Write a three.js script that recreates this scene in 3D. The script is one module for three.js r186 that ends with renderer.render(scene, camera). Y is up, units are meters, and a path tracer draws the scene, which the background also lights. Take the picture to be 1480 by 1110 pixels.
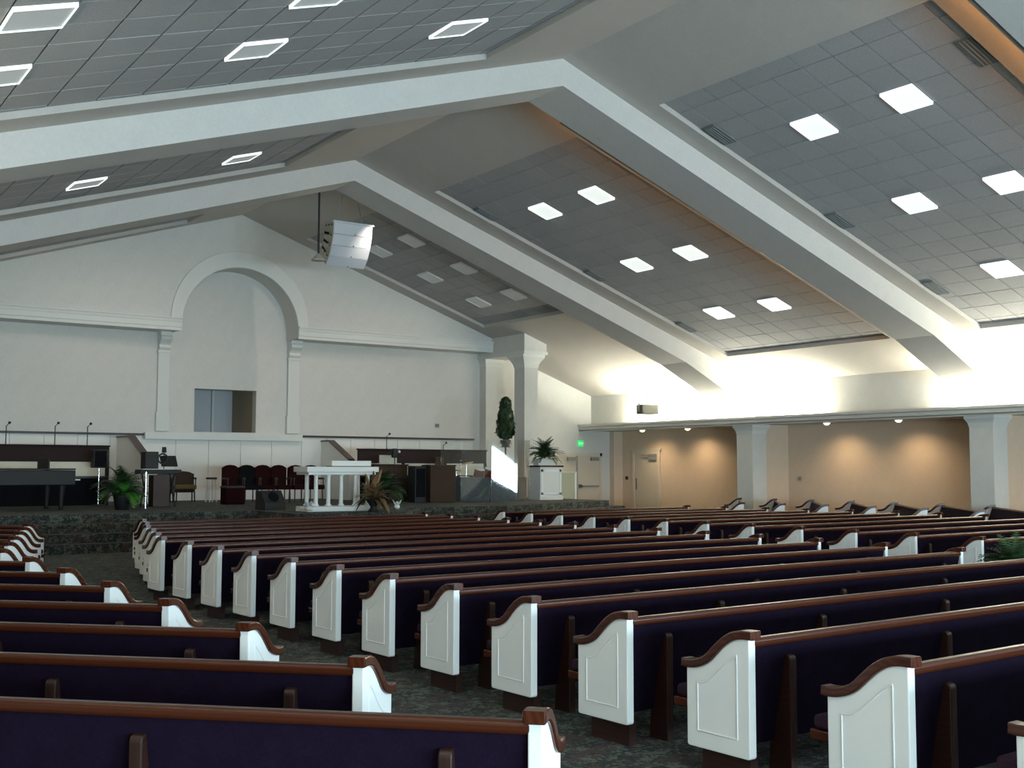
import * as THREE from 'three';
import { RectAreaLightUniformsLib } from 'three/addons/lights/RectAreaLightUniformsLib.js';
import { RoundedBoxGeometry } from 'three/addons/geometries/RoundedBoxGeometry.js';
import { mergeGeometries } from 'three/addons/utils/BufferGeometryUtils.js';
import { FontLoader } from 'three/addons/loaders/FontLoader.js';
import { TextGeometry } from 'three/addons/geometries/TextGeometry.js';

// ───────────────────────── camera, sky, daylight, exposure ─────────────────────────
const scene = new THREE.Scene();
const renderer = new THREE.WebGLRenderer();
renderer.toneMapping = THREE.LinearToneMapping;
renderer.toneMappingExposure = 0.88;
renderer.shadowMap.enabled = true;
RectAreaLightUniformsLib.init();

const camera = new THREE.PerspectiveCamera(2 * Math.atan(555 / 1643.6) * 180 / Math.PI, 1480 / 1110, 0.05, 200);
camera.position.set(0, 1.69, 0);
camera.rotation.order = 'YXZ';
camera.rotation.set(0.0737, -0.6034, 0.0021);
scene.add(camera);

const SKY = new THREE.Color().setRGB(0.78, 0.9, 1.0);
scene.background = SKY;
scene.backgroundIntensity = 4;

const DAY = 62;          // luminance of the daylight in the entrance windows
const TROFFER = 7;     // luminance of the fluorescent troffers as light sources
const COVE = 145;       // luminance of the fluorescent strips behind the ledge
const BACK = -8.5;      // depth of the entrance wall behind the camera (depth d = -z)

// four entrance windows: centre x, width, sill, head
const WINDOWS = [[1.2, 3.2], [5.4, 3.2], [9.6, 3.2], [13.8, 3.2], [18.0, 3.2]];
const SILL = 0.4, HEAD = 2.55;
for (const [cx, w] of WINDOWS) {
  const l = new THREE.RectAreaLight(new THREE.Color().setRGB(0.65, 0.88, 1.0), DAY, w - 0.3, HEAD - SILL - 0.3);
  l.position.set(cx, (SILL + HEAD) / 2, -BACK - 0.12);
  l.lookAt(cx, (SILL + HEAD) / 2, -40);
  scene.add(l);
}

// ───────────────────────── helpers ─────────────────────────
let seed = 12345;
const rnd = () => { seed = (seed * 1664525 + 1013904223) >>> 0; return seed / 4294967296; };
const used = new Map();
function numbered(name) {
  const n = used.get(name) || 0; used.set(name, n + 1);
  return n ? `${name}_${String(n).padStart(3, '0')}` : name;
}
function shade(o) { o.castShadow = true; o.receiveShadow = true; return o; }
function mesh(name, geo, mat, parent) { const m = shade(new THREE.Mesh(geo, mat)); m.name = name; parent.add(m); return m; }
function tag(o, label, category, group, kind) {
  o.userData.label = label; o.userData.category = category;
  if (group) o.userData.group = group;
  if (kind) o.userData.kind = kind;
  return o;
}
function thing(name, label, category, pos = [0, 0, 0], turn = 0, group) {
  const g = new THREE.Group(); g.name = numbered(name); scene.add(g);
  g.position.set(pos[0], pos[1], -pos[2]); g.rotation.y = turn;
  return tag(g, label, category, group);
}
function solo(name, geo, mat, label, category, group, kind) {
  const m = mesh(numbered(name), geo, mat, scene); return tag(m, label, category, group, kind);
}
function struct(name, geo, mat, label, category) { return solo(name, geo, mat, label, category, null, 'structure'); }
function structGroup(name, label, category) {
  const g = new THREE.Group(); g.name = numbered(name); scene.add(g); return tag(g, label, category, null, 'structure');
}
// box with uv in metres; z given as local z
function bz(x0, x1, y0, y1, z0, z1) {
  const w = x1 - x0, h = y1 - y0, d = z1 - z0;
  const g = new THREE.BoxGeometry(w, h, d), uv = g.attributes.uv;
  const S = [[d, h], [d, h], [w, d], [w, d], [w, h], [w, h]];
  for (let f = 0; f < 6; f++) for (let k = 0; k < 4; k++) { const i = f * 4 + k; uv.setXY(i, uv.getX(i) * S[f][0], uv.getY(i) * S[f][1]); }
  g.translate((x0 + x1) / 2, (y0 + y1) / 2, (z0 + z1) / 2);
  return g;
}
// box given by depth range d0..d1 (world z = -d)
const bd = (x0, x1, y0, y1, d0, d1) => bz(x0, x1, y0, y1, -d1, -d0);
const rb = (w, h, d, r = 0.01, s = 2) => new RoundedBoxGeometry(w, h, d, s, r);
const at = (g, x, y, z) => { g.translate(x, y, z); return g; };
const cyl = (r0, r1, h, n = 16) => new THREE.CylinderGeometry(r0, r1, h, n);
const merge = list => mergeGeometries(list.map(g => { const q = g.index ? g.toNonIndexed() : g; for (const k of Object.keys(q.attributes)) if (!['position', 'normal', 'uv'].includes(k)) q.deleteAttribute(k); return q; }));
const lathe = (pts, n = 24) => new THREE.LatheGeometry(pts.map(p => new THREE.Vector2(p[0], p[1])), n);
function rod(a, b, r, n = 8) {
  const A = new THREE.Vector3(...a), B = new THREE.Vector3(...b), L = A.distanceTo(B);
  const g = new THREE.CylinderGeometry(r, r, L, n);
  g.applyQuaternion(new THREE.Quaternion().setFromUnitVectors(new THREE.Vector3(0, 1, 0), B.clone().sub(A).normalize()));
  g.translate((A.x + B.x) / 2, (A.y + B.y) / 2, (A.z + B.z) / 2); return g;
}
const tube = (pts, r, n = 24, rs = 6, closed = false) => new THREE.TubeGeometry(new THREE.CatmullRomCurve3(pts.map(p => new THREE.Vector3(...p)), closed, 'catmullrom', 0.3), n, r, rs, closed);
function prismXY(pts, z0, z1, bevel = 0) {      // polygon in x,y swept from z0 to z1
  const s = new THREE.Shape(pts.map(p => new THREE.Vector2(p[0], p[1])));
  const g = new THREE.ExtrudeGeometry(s, { depth: z1 - z0 - 2 * bevel, bevelEnabled: bevel > 0, bevelThickness: bevel, bevelSize: bevel, bevelOffset: -bevel, bevelSegments: 2, curveSegments: 24 });
  g.translate(0, 0, z0 + bevel); return g;
}
function prismPlan(pts, y0, y1) {               // polygon in x,d (plan) from y0 to y1
  const s = new THREE.Shape(pts.map(p => new THREE.Vector2(p[0], p[1])));
  const g = new THREE.ExtrudeGeometry(s, { depth: y1 - y0, bevelEnabled: false });
  g.rotateX(-Math.PI / 2); g.translate(0, y0, 0); return g;
}
// box whose sides follow a profile [outset, y]...: x0..x1, d0..d1 is the plan at outset 0
function flare(x0, x1, d0, d1, prof) {
  const P = [], ix = []; const ring = ([o, y]) => { const b = P.length / 3; P.push(x0 - o, y, -(d0 - o), x1 + o, y, -(d0 - o), x1 + o, y, -(d1 + o), x0 - o, y, -(d1 + o)); return b; };
  const rs = prof.map(ring); for (let i = 0; i + 1 < rs.length; i++) for (let k = 0; k < 4; k++) { const a = rs[i] + k, b = rs[i] + (k + 1) % 4, c = rs[i + 1] + k, e = rs[i + 1] + (k + 1) % 4; ix.push(a, b, e, a, e, c); }
  const t = rs[rs.length - 1], o = rs[0]; ix.push(t, t + 1, t + 2, t, t + 2, t + 3, o, o + 2, o + 1, o, o + 3, o + 2);
  const g = new THREE.BufferGeometry(); g.setAttribute('position', new THREE.Float32BufferAttribute(P, 3)); g.setIndex(ix); const n = g.toNonIndexed(); n.computeVertexNormals();
  const p = n.attributes.position, uv = []; for (let i = 0; i < p.count; i++) uv.push(p.getX(i) - p.getZ(i), p.getY(i)); n.setAttribute('uv', new THREE.Float32BufferAttribute(uv, 2)); return n;
}
const ORD = ['first', 'second', 'third', 'fourth', 'fifth', 'sixth', 'seventh', 'eighth', 'ninth', 'tenth', 'eleventh', 'twelfth', 'thirteenth', 'fourteenth', 'fifteenth', 'sixteenth', 'seventeenth', 'eighteenth', 'nineteenth', 'twentieth'];

// ───────────────────────── textures and materials ─────────────────────────
function noiseField(n, octaves, s0) {           // tileable value noise, 0..1
  let s = s0; const r = () => { s = (s * 1664525 + 1013904223) >>> 0; return s / 4294967296; };
  const out = new Float32Array(n * n); let tot = 0;
  for (const [cells, amp] of octaves) {
    const g = new Float32Array(cells * cells); for (let i = 0; i < g.length; i++) g[i] = r();
    tot += amp;
    for (let y = 0; y < n; y++) for (let x = 0; x < n; x++) {
      const fx = x / n * cells, fy = y / n * cells, ix = Math.floor(fx), iy = Math.floor(fy);
      let tx = fx - ix, ty = fy - iy; tx = tx * tx * (3 - 2 * tx); ty = ty * ty * (3 - 2 * ty);
      const a = g[(iy % cells) * cells + ix % cells], b = g[(iy % cells) * cells + (ix + 1) % cells], c = g[((iy + 1) % cells) * cells + ix % cells], d = g[((iy + 1) % cells) * cells + (ix + 1) % cells];
      out[y * n + x] += amp * (a + (b - a) * tx + (c - a) * ty + (a - b - c + d) * tx * ty);
    }
  }
  for (let i = 0; i < out.length; i++) out[i] /= tot;
  return out;
}
function tex(n, f, size, srgb = true) {
  const d = new Uint8Array(n * n * 4);
  for (let i = 0; i < n * n; i++) { const c = f(i, i % n, Math.floor(i / n)); d[4 * i] = c[0]; d[4 * i + 1] = c[1]; d[4 * i + 2] = c[2]; d[4 * i + 3] = 255; }
  const t = new THREE.DataTexture(d, n, n); t.wrapS = t.wrapT = THREE.RepeatWrapping; t.magFilter = THREE.LinearFilter; t.minFilter = THREE.LinearMipmapLinearFilter; t.generateMipmaps = true;
  if (srgb) t.colorSpace = THREE.SRGBColorSpace; t.repeat.set(1 / size, 1 / size); t.needsUpdate = true; return t;
}
const cl = v => Math.max(0, Math.min(255, v));
const nCarpetA = noiseField(512, [[24, 1], [60, 1.1], [128, 1]], 3), nCarpetB = noiseField(512, [[14, 1], [44, 1], [180, .7]], 8);
const carpetTex = tex(512, i => {
  const a = nCarpetA[i], b = nCarpetB[i]; let c = [58, 66, 62];
  if (a > 0.56) c = [100, 104, 94]; else if (a < 0.44) c = [34, 40, 44];
  if (b > 0.60) c = [74, 58, 58]; const k = (nCarpetA[(i * 7) % 262144] - .5) * 26;
  return [cl(c[0] + k), cl(c[1] + k), cl(c[2] + k)];
}, 1.6);
const nTile = noiseField(256, [[64, 1], [128, 1]], 21);
const tileTex = tex(256, i => { const v = 205 + (nTile[i] - .5) * 44; return [v, v, v]; }, 0.6);
const nWood = noiseField(256, [[3, 1], [6, .6]], 31), nWood2 = noiseField(256, [[128, 1]], 32);
const woodTex = tex(256, (i, x, y) => { const k = nWood[i]; const g = 0.5 + 0.5 * Math.sin((y * 0.35 + k * 14)); const v = 0.74 + 0.2 * g + 0.12 * (nWood2[y * 256 + (x >> 4)] - .5); return [cl(255 * v), cl(250 * v), cl(245 * v)]; }, 0.5);
const nFab = noiseField(256, [[128, 1], [32, .5], [5, .5]], 41);
const fabTex = tex(256, i => { const v = 215 + (nFab[i] - .5) * 90; return [cl(v), cl(v), cl(v)]; }, 0.35);
const nPl = noiseField(256, [[8, .6], [40, .6], [128, 1]], 51);
const plTex = tex(256, i => { const v = 244 + (nPl[i] - .5) * 16; return [cl(v), cl(v), cl(v)]; }, 1.5);
const plBump = tex(256, i => { const v = nPl[i] * 255; return [v, v, v]; }, 0.7, false);

const lin = (r, g, b) => new THREE.Color().setRGB(r, g, b);
const std = (c, rough = 0.7, o = {}) => new THREE.MeshStandardMaterial({ color: c, roughness: rough, ...o });
const cloth = c => new THREE.MeshPhysicalMaterial({ color: c, roughness: .95, specularIntensity: .12, map: fabTex });
const M = {
  wall: std(lin(.70, .70, .665), .85, { map: plTex, bumpMap: plBump, bumpScale: .002 }),
  cream: std(lin(.74, .69, .56), .85, { map: plTex, bumpMap: plBump, bumpScale: .002 }),
  tan: std(lin(.74, .59, .45), .85, { map: plTex, bumpMap: plBump, bumpScale: .002 }),
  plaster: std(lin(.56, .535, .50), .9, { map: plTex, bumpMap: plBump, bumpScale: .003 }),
  beam: std(lin(.66, .645, .62), .85, { map: plTex, bumpMap: plBump, bumpScale: .002 }),
  trim: std(lin(.68, .70, .67), .6),
  ledge: std(lin(.60, .59, .55), .7),
  tile: [.62, .635, .605].map(v => std(lin(v * .985, v, v * 1.015), .95, { map: tileTex })),
  grid: std(lin(.20, .205, .21), .8),
  carpet: std(lin(.82, .86, .83), .98, { map: carpetTex }),
  white: std(lin(.85, .86, .85), .42),
  whiteTop: std(lin(.76, .76, .72), .55),
  mahogany: new THREE.MeshPhysicalMaterial({ color: lin(.085, .021, .0085), roughness: .22, specularIntensity: .7, map: woodTex }),
  mahoganyDark: std(lin(.034, .010, .006), .45, { map: woodTex }),
  oak: std(lin(.052, .026, .011), .85, { map: woodTex }),
  railWood: std(lin(.020, .006, .005), .85, { map: woodTex }),
  navy: cloth(lin(.015, .0085, .024)),
  purple: cloth(lin(.05, .026, .046)),
  maroon: cloth(lin(.030, .008, .008)),
  navyDark: cloth(lin(.010, .011, .014)),
  gold: std(lin(.16, .105, .03), .85, { map: fabTex }),
  brownFab: std(lin(.05, .028, .014), .9, { map: fabTex }),
  greyFab: std(lin(.14, .14, .13), .9, { map: fabTex }),
  black: std(lin(.009, .009, .010), .6),
  blackGloss: std(lin(.005, .005, .006), .62),
  chrome: std(lin(.80, .83, .86), .18, { metalness: 1 }),
  metalGrey: std(lin(.32, .32, .31), .45, { metalness: .4 }),
  vent: std(lin(.15, .17, .175), .7),
  ventSlat: std(lin(.21, .235, .24), .7),
  speakerWhite: std(lin(.56, .61, .66), .5),
  speakerTan: std(lin(.46, .45, .38), .7),
  speakerGrey: std(lin(.17, .165, .14), .7),
  leaf: [lin(.022, .060, .016), lin(.034, .085, .024), lin(.016, .042, .013)].map(c => std(c, .6, { side: THREE.DoubleSide })),
  leafBright: std(lin(.05, .20, .02), .55, { side: THREE.DoubleSide }),
  leafBronze: [lin(.16, .085, .03), lin(.10, .07, .025), lin(.22, .12, .05)].map(c => std(c, .6, { side: THREE.DoubleSide })),
  pot: std(lin(.35, .33, .29), .7),
  bark: std(lin(.06, .04, .025), .9),
  greyPanel: std(lin(.15, .155, .155), .9, { map: fabTex }),
  drumRed: std(lin(.16, .02, .02), .25),
  drumHead: std(lin(.78, .78, .76), .5),
  brass: std(lin(.62, .46, .18), .25, { metalness: 1 }),
  acrylic: new THREE.MeshPhysicalMaterial({ color: lin(.96, .98, .98), roughness: .03, transmission: 1, thickness: 0, ior: 1.49 }),
  glass: new THREE.MeshPhysicalMaterial({ color: lin(.97, .99, 1), roughness: .02, transmission: 1, thickness: 0, ior: 1.5 }),
  door: std(lin(.60, .53, .43), .6),
  doorTrim: std(lin(.64, .57, .47), .6),
  lensLit: std(lin(.8, .82, .8), .4, { emissive: lin(.93, 1, .96), emissiveIntensity: .88 }),
  lensDim: std(lin(.55, .57, .58), .4, { emissive: lin(.93, 1, 1), emissiveIntensity: .12 }),
  lensFaint: std(lin(.5, .52, .53), .5, { emissive: lin(.93, 1, .98), emissiveIntensity: .07 }),
  lensEdge: std(lin(.8, .82, .8), .4, { emissive: lin(.95, 1, .98), emissiveIntensity: 1.05 }),
  tubeLight: std(lin(.9, .9, .9), .4, { emissive: lin(1, 1, .90), emissiveIntensity: 4 }),
  warmTube: std(lin(.9, .7, .5), .4, { emissive: lin(1, .50, .18), emissiveIntensity: 2 }),
  warmLamp: std(lin(.9, .8, .6), .4, { emissive: lin(1, .82, .55), emissiveIntensity: 3 }),
  exitGreen: std(lin(.02, .3, .08), .5, { emissive: lin(.04, .85, .22), emissiveIntensity: .8 }),
  exitText: std(lin(.5, .9, .6), .5, { emissive: lin(.4, 1, .55), emissiveIntensity: .9 }),
};

// ───────────────────────── the room shell ─────────────────────────
const RX = 12.35, RY = 9.2, SR = .348, SL = .318;             // ridge line, fall of the two ceiling slopes
const hc = x => x >= RX ? RY - SR * (x - RX) : RY - SL * (RX - x);
const FRONT = 33.0, GABLE = 32.12, XW = 26.3, XR = 27.6, XLW = -1.6, XLR = -2.9, LIP = 25.7;
const LIPL = -1.0, SOFF = 3.05, LEDGE = 3.27, STAGE = 0.72;

struct('floor', bd(XLR - .3, XR + .3, -.2, 0, BACK - .3, FRONT + 3), M.carpet, 'dark grey green patterned carpet covering the sanctuary floor', 'floor');

// ceiling slopes with the coffers cut out
const REC = 0.13;
const COFFERS = [
  // side, x0, x1, d0, d1, light xs, light ds, tile dx, tile dd, words
  { s: 1, x0: 14.24, x1: 24.38, d0: 9.85, d1: 15.78, lx: [16.2, 19.13, 22.06], ld: [11.75, 13.74], tx: .586, td: .663, bay: 'rear bay' },
  { s: 1, x0: 14.24, x1: 24.38, d0: 18.32, d1: 24.08, lx: [16.2, 19.13, 22.06], ld: [20.1, 22.1], tx: .586, td: .663, bay: 'middle bay' },
  { s: 1, x0: 14.15, x1: 20.57, d0: 26.4, d1: 31.5, lx: [15.73, 17.5, 19.25], ld: [27.87, 29.8], tx: .586, td: .645, bay: 'arch bay' },
  { s: -1, x0: .3, x1: 10.18, d0: 9.6, d1: 15.55, lx: [2.34, 5.41, 8.48], ld: [11.62, 13.7], tx: .614, td: .69, bay: 'rear bay' },
  { s: -1, x0: .3, x1: 10.16, d0: 18.3, d1: 23.85, lx: [2.36, 5.43, 8.46], ld: [20.1, 22.2], tx: .614, td: .69, bay: 'middle bay' },
  { s: -1, x0: 4.1, x1: 10.5, d0: 26.4, d1: 31.5, lx: [5.3, 7.15, 8.97], ld: [27.87, 29.8], tx: .61, td: .645, bay: 'arch bay' },
];
function shear(g, slopeOf) {   // lift every vertex by the ceiling height over it
  const p = g.attributes.position; for (let i = 0; i < p.count; i++) p.setY(i, p.getY(i) + slopeOf(p.getX(i)));
  p.needsUpdate = true; g.computeVertexNormals(); return g;
}
for (const s of [1, -1]) {
  const x0 = s > 0 ? RX : XLR - .3, x1 = s > 0 ? XR + .3 : RX;
  const sh = new THREE.Shape([[x0, BACK - .3], [x1, BACK - .3], [x1, FRONT + .3], [x0, FRONT + .3]].map(p => new THREE.Vector2(...p)));
  for (const c of COFFERS) if (c.s === s) sh.holes.push(new THREE.Path([[c.x0, c.d0], [c.x0, c.d1], [c.x1, c.d1], [c.x1, c.d0]].map(p => new THREE.Vector2(...p))));
  let g = new THREE.ExtrudeGeometry(sh, { depth: REC, bevelEnabled: false });
  g.rotateX(-Math.PI / 2);
  g = shear(g.index ? g.toNonIndexed() : g, x => s > 0 ? RY - SR * (x - RX) : RY - SL * (RX - x));
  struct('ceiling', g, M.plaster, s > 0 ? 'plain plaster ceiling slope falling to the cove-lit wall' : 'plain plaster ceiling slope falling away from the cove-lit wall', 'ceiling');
}

// coffers: backing, suspended tiles, vents; troffers are things of their own
const tileCache = new Map();
function slabGeo(w, d, t, slope) {  // small slab centred at 0, sheared with the slope
  const k = [w.toFixed(3), d.toFixed(3), t, slope].join();
  if (!tileCache.has(k)) tileCache.set(k, shear(bz(-w / 2, w / 2, 0, t, -d / 2, d / 2).toNonIndexed(), x => -slope * x));
  return tileCache.get(k);
}
const SLOPEWORD = { 1: 'slope above the lit cove', '-1': 'slope above the piano side' };
const ROWWORD = { 1: ['ridge row', 'middle row', 'eave row'], '-1': ['eave row', 'middle row', 'ridge row'] };
function troffer(c, x, d, ix, id) {
  const slope = c.s > 0 ? SR : -SL, y = hc(x) + .10;
  const lit = c.s > 0 ? (c.d0 > 25 ? 'faint' : 'bright') : 'dim';
  const t = thing('ceiling_light', `${lit} ceiling light, ${ROWWORD[c.s][ix]}, ${id ? 'stage' : 'entrance'} column, ${c.bay}, ${SLOPEWORD[c.s]}`, 'ceiling light', [x, y, d], 0, 'square troffers in the ceiling bays');
  const w = c.tx - .015, dd = c.td - .02;
  const rim = c.s > 0 ? .03 : .012;
  mesh('frame', merge([slabGeo(w, dd, .05, slope).clone()]), M.metalGrey, t).position.y = .005;
  const faceMat = c.s > 0 ? (c.d0 > 25 ? M.lensFaint : M.lensLit) : M.lensDim;
  mesh('diffuser', slabGeo(w - rim * 1.6, dd - rim * 1.6, .03, slope), faceMat, t).position.y = -.028;
  const edgeMat = c.d0 > 25 && c.s > 0 ? M.lensFaint : M.lensEdge;
  for (const k of [-1, 1]) {
    const e = mesh('lens_edge', slabGeo(rim, dd, .05, slope), edgeMat, t); e.position.set(k * (w / 2 - rim / 2), -.043 - k * slope * (w / 2 - rim / 2), 0);
    const f = mesh('lens_edge', slabGeo(w - 2 * rim, rim, .05, slope), edgeMat, t); f.position.set(0, -.043, k * (dd / 2 - rim / 2));
  }
  const L = new THREE.RectAreaLight(lin(1, .985, .93), TROFFER * (c.d0 > 25 ? .2 : 1), w * .85, dd * .85);
  const n = new THREE.Vector3(-slope, -1, 0).normalize();
  L.position.set(x, y, -d).addScaledVector(n, .07);
  L.lookAt(L.position.clone().add(n)); L.name = 'troffer_light'; scene.add(L);
}
for (const c of COFFERS) {
  const slope = c.s > 0 ? SR : -SL;
  const g = structGroup('ceiling_coffer', `recessed field of grey acoustic tiles, ${c.bay}, ${SLOPEWORD[c.s]}`, 'ceiling');
  const back = mesh('backing', shear(bd(c.x0 - .1, c.x1 + .1, REC, REC + .08, c.d0 - .1, c.d1 + .1).toNonIndexed(), hc), M.grid, g);
  const bx = c.lx[0] - c.tx / 2, b0 = c.ld[1] - c.td / 2;
  const i0 = Math.floor((c.x0 - bx) / c.tx), i1 = Math.ceil((c.x1 - bx) / c.tx), j0 = Math.floor((c.d0 - b0) / c.td), j1 = Math.ceil((c.d1 - b0) / c.td);
  const GAP = .022;
  const lights = new Set();
  c.lx.forEach((x, ix) => c.ld.forEach((d, id) => { lights.add(Math.floor((x - bx) / c.tx + 1e-6) + ',' + Math.floor((d - b0) / c.td + 1e-6)); }));
  const cells = new Set(lights);
  const ventCells = new Set();
  for (let i = i0; i < i1; i++) for (let j = j0; j < j1; j++) {
    const xa = Math.max(c.x0, bx + i * c.tx), xb = Math.min(c.x1, bx + (i + 1) * c.tx), da = Math.max(c.d0, b0 + j * c.td), db = Math.min(c.d1, b0 + (j + 1) * c.td);
    if (xb - xa < .06 || db - da < .06) continue;
    const x = (xa + xb) / 2, d = (da + db) / 2;
    if (lights.has(i + ',' + j)) continue;
    const tl = mesh('acoustic_tile', slabGeo(xb - xa - GAP, db - da - GAP, .03, slope), M.tile[Math.floor(rnd() * 3)], g);
    tl.position.set(x, hc(x) + .098 + rnd() * .004, -d);
  }
  c.lx.forEach((x, ix) => c.ld.forEach((d, id) => {
    const i = Math.floor((x - bx) / c.tx + 1e-6), j = Math.floor((d - b0) / c.td + 1e-6);
    const X = bx + (i + .5) * c.tx, D = b0 + (j + .5) * c.td;
    troffer(c, X, D, ix, id);
  }));
}
// dark air registers lying under the tiles along the coffer edges
for (const [x, d, w, l, words] of [
  [15.6, 15.57, .62, .32, 'ridge end of the rear bay'], [19.15, 15.60, .62, .30, 'middle of the rear bay'], [22.4, 15.60, .62, .30, 'eave end of the rear bay'],
  [15.65, 10.05, .70, .34, 'ridge end of the entrance edge, rear bay'],
  [15.65, 23.90, .62, .26, 'ridge end of the middle bay'], [19.2, 23.92, .60, .26, 'middle of the stage edge, middle bay'], [22.55, 23.92, .60, .26, 'eave end of the stage edge, middle bay']]) {
  const t = thing('air_vent', `dark air vent in the tiled ceiling, ${words}`, 'vent', [x, hc(x) + .07, d], 0, 'air vents in the tiled ceiling');
  mesh('frame', slabGeo(w, l, .025, SR), M.vent, t);
  for (let k = 0; k < 4; k++) { const s = mesh('slat', slabGeo(w - .06, .02, .02, SR), M.ventSlat, t); s.position.set(0, -.012, (k - 1.5) * l / 5); }
}

// the three gable beams
function beamProfile() {
  const up = .04;
  return [[XLW, hc(XLW) + up], [XLW, 3.95], [24.7 - 25.15, 3.95], [24.7 - 23.3, 5.32], [RX, 8.69], [23.3, 4.83], [25.1, 3.95], [XW, 3.95], [XW, hc(XW) + up], [RX, RY + up]];
}
for (const [d, w] of [[7.86, 'entrance'], [16.29, 'middle'], [24.72, 'stage']]) {
  const p = beamProfile(); p[3][1] = hc(p[3][0]) - .5;
  struct('ceiling_beam', prismXY(p, -(d + 1.09), -d), M.beam, `broad painted gable beam across the ceiling, the ${w === 'stage' ? 'one next to the stage' : w === 'middle' ? 'middle one of three' : 'one over the entrance end'}`, 'beam');
  // warm strip light hidden on the stage side of the beam, grazing the ceiling
  if (w !== 'stage') {
    const a = [13.2, hc(13.2) - .38, -(d + 1.2)], b = [23.6, hc(23.6) - .38, -(d + 1.2)];
    const t = thing('strip_light', `warm amber strip light behind the ${w === 'middle' ? 'middle' : 'entrance-end'} gable beam`, 'strip light', [0, 0, 0]);
    mesh('light_tube', rod(a, b, .03, 8), M.warmTube, t);
    mesh('housing', rod([a[0], a[1] - .06, a[2] + .03], [b[0], b[1] - .06, b[2] + .03], .05, 6), M.metalGrey, t);
    const L = new THREE.RectAreaLight(lin(1, .46, .15), 22, Math.hypot(b[0] - a[0], b[1] - a[1]), .06);
    L.position.set((a[0] + b[0]) / 2, (a[1] + b[1]) / 2 + .045, -(d + 1.2));
    const nrm = new THREE.Vector3(SR, 1, -.9).normalize();
    const m = new THREE.Matrix4(), X = new THREE.Vector3(b[0] - a[0], b[1] - a[1], 0).normalize(), Zc = nrm.clone().negate(); Zc.addScaledVector(X, -Zc.dot(X)).normalize();
    m.makeBasis(X, new THREE.Vector3().crossVectors(Zc, X), Zc); L.quaternion.setFromRotationMatrix(m); scene.add(L);
  }
}

// added unseen spotlights behind the stage beam, brightening the lower wall and choir
for (const [x, w] of [[7.6, 'over the piano'], [10.8, 'over the keyboard'], [14.2, 'over the organ console'], [17.6, 'over the drum shield']]) {
  const y = hc(x) - .2, t = thing('added_spotlight', `added black spotlight hidden behind the gable beam, ${w}`, 'spotlight', [x, y, 25.98], 0, 'added spotlights behind the beam');
  const b = cyl(.07, .09, .22, 16); b.rotateX(Math.PI / 2 - .6); mesh('housing', b, M.black, t);
  const ln = new THREE.SphereGeometry(.06, 12, 8); mesh('lamp', at(ln, 0, -.06, -.08), M.warmLamp, t);
  mesh('bracket', rod([0, 0, 0], [0, .19, 0], .012), M.black, t);
  const L = new THREE.SpotLight(lin(1, .84, .70), 19, 0, .75, .9, 2); L.position.set(x, y - .12, -26.14); L.target.position.set(x, 2.6, -FRONT); L.castShadow = true; scene.add(L, L.target);
}

// ── wall towards the stage: lower wall, overhanging gable with the arch ──
const BAPT = [11.33, 13.25, 2.74, 4.02];
{
  const h = hc;
  const s = new THREE.Shape([[XLR - .3, 0], [XR + .3, 0], [XR + .3, 3.6], [XW, h(XW) + .1], [RX, RY + .1], [XLW, h(XLW) + .1], [XLR - .3, 3.6]].map(p => new THREE.Vector2(...p)));
  s.holes.push(new THREE.Path([[BAPT[0], BAPT[2]], [BAPT[0], BAPT[3]], [BAPT[1], BAPT[3]], [BAPT[1], BAPT[2]]].map(p => new THREE.Vector2(...p))));
  const g = new THREE.ExtrudeGeometry(s, { depth: .3, bevelEnabled: false }); g.translate(0, 0, -FRONT - .3);
  struct('wall_front', g, M.wall, 'pale plastered end wall behind the choir loft, with the pool opening', 'wall');
}
const AX = 12.4, AY = 5.8, AR = 1.8, ARO = 2.12, GX0 = 3.4, GX1 = 21.3;
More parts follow.
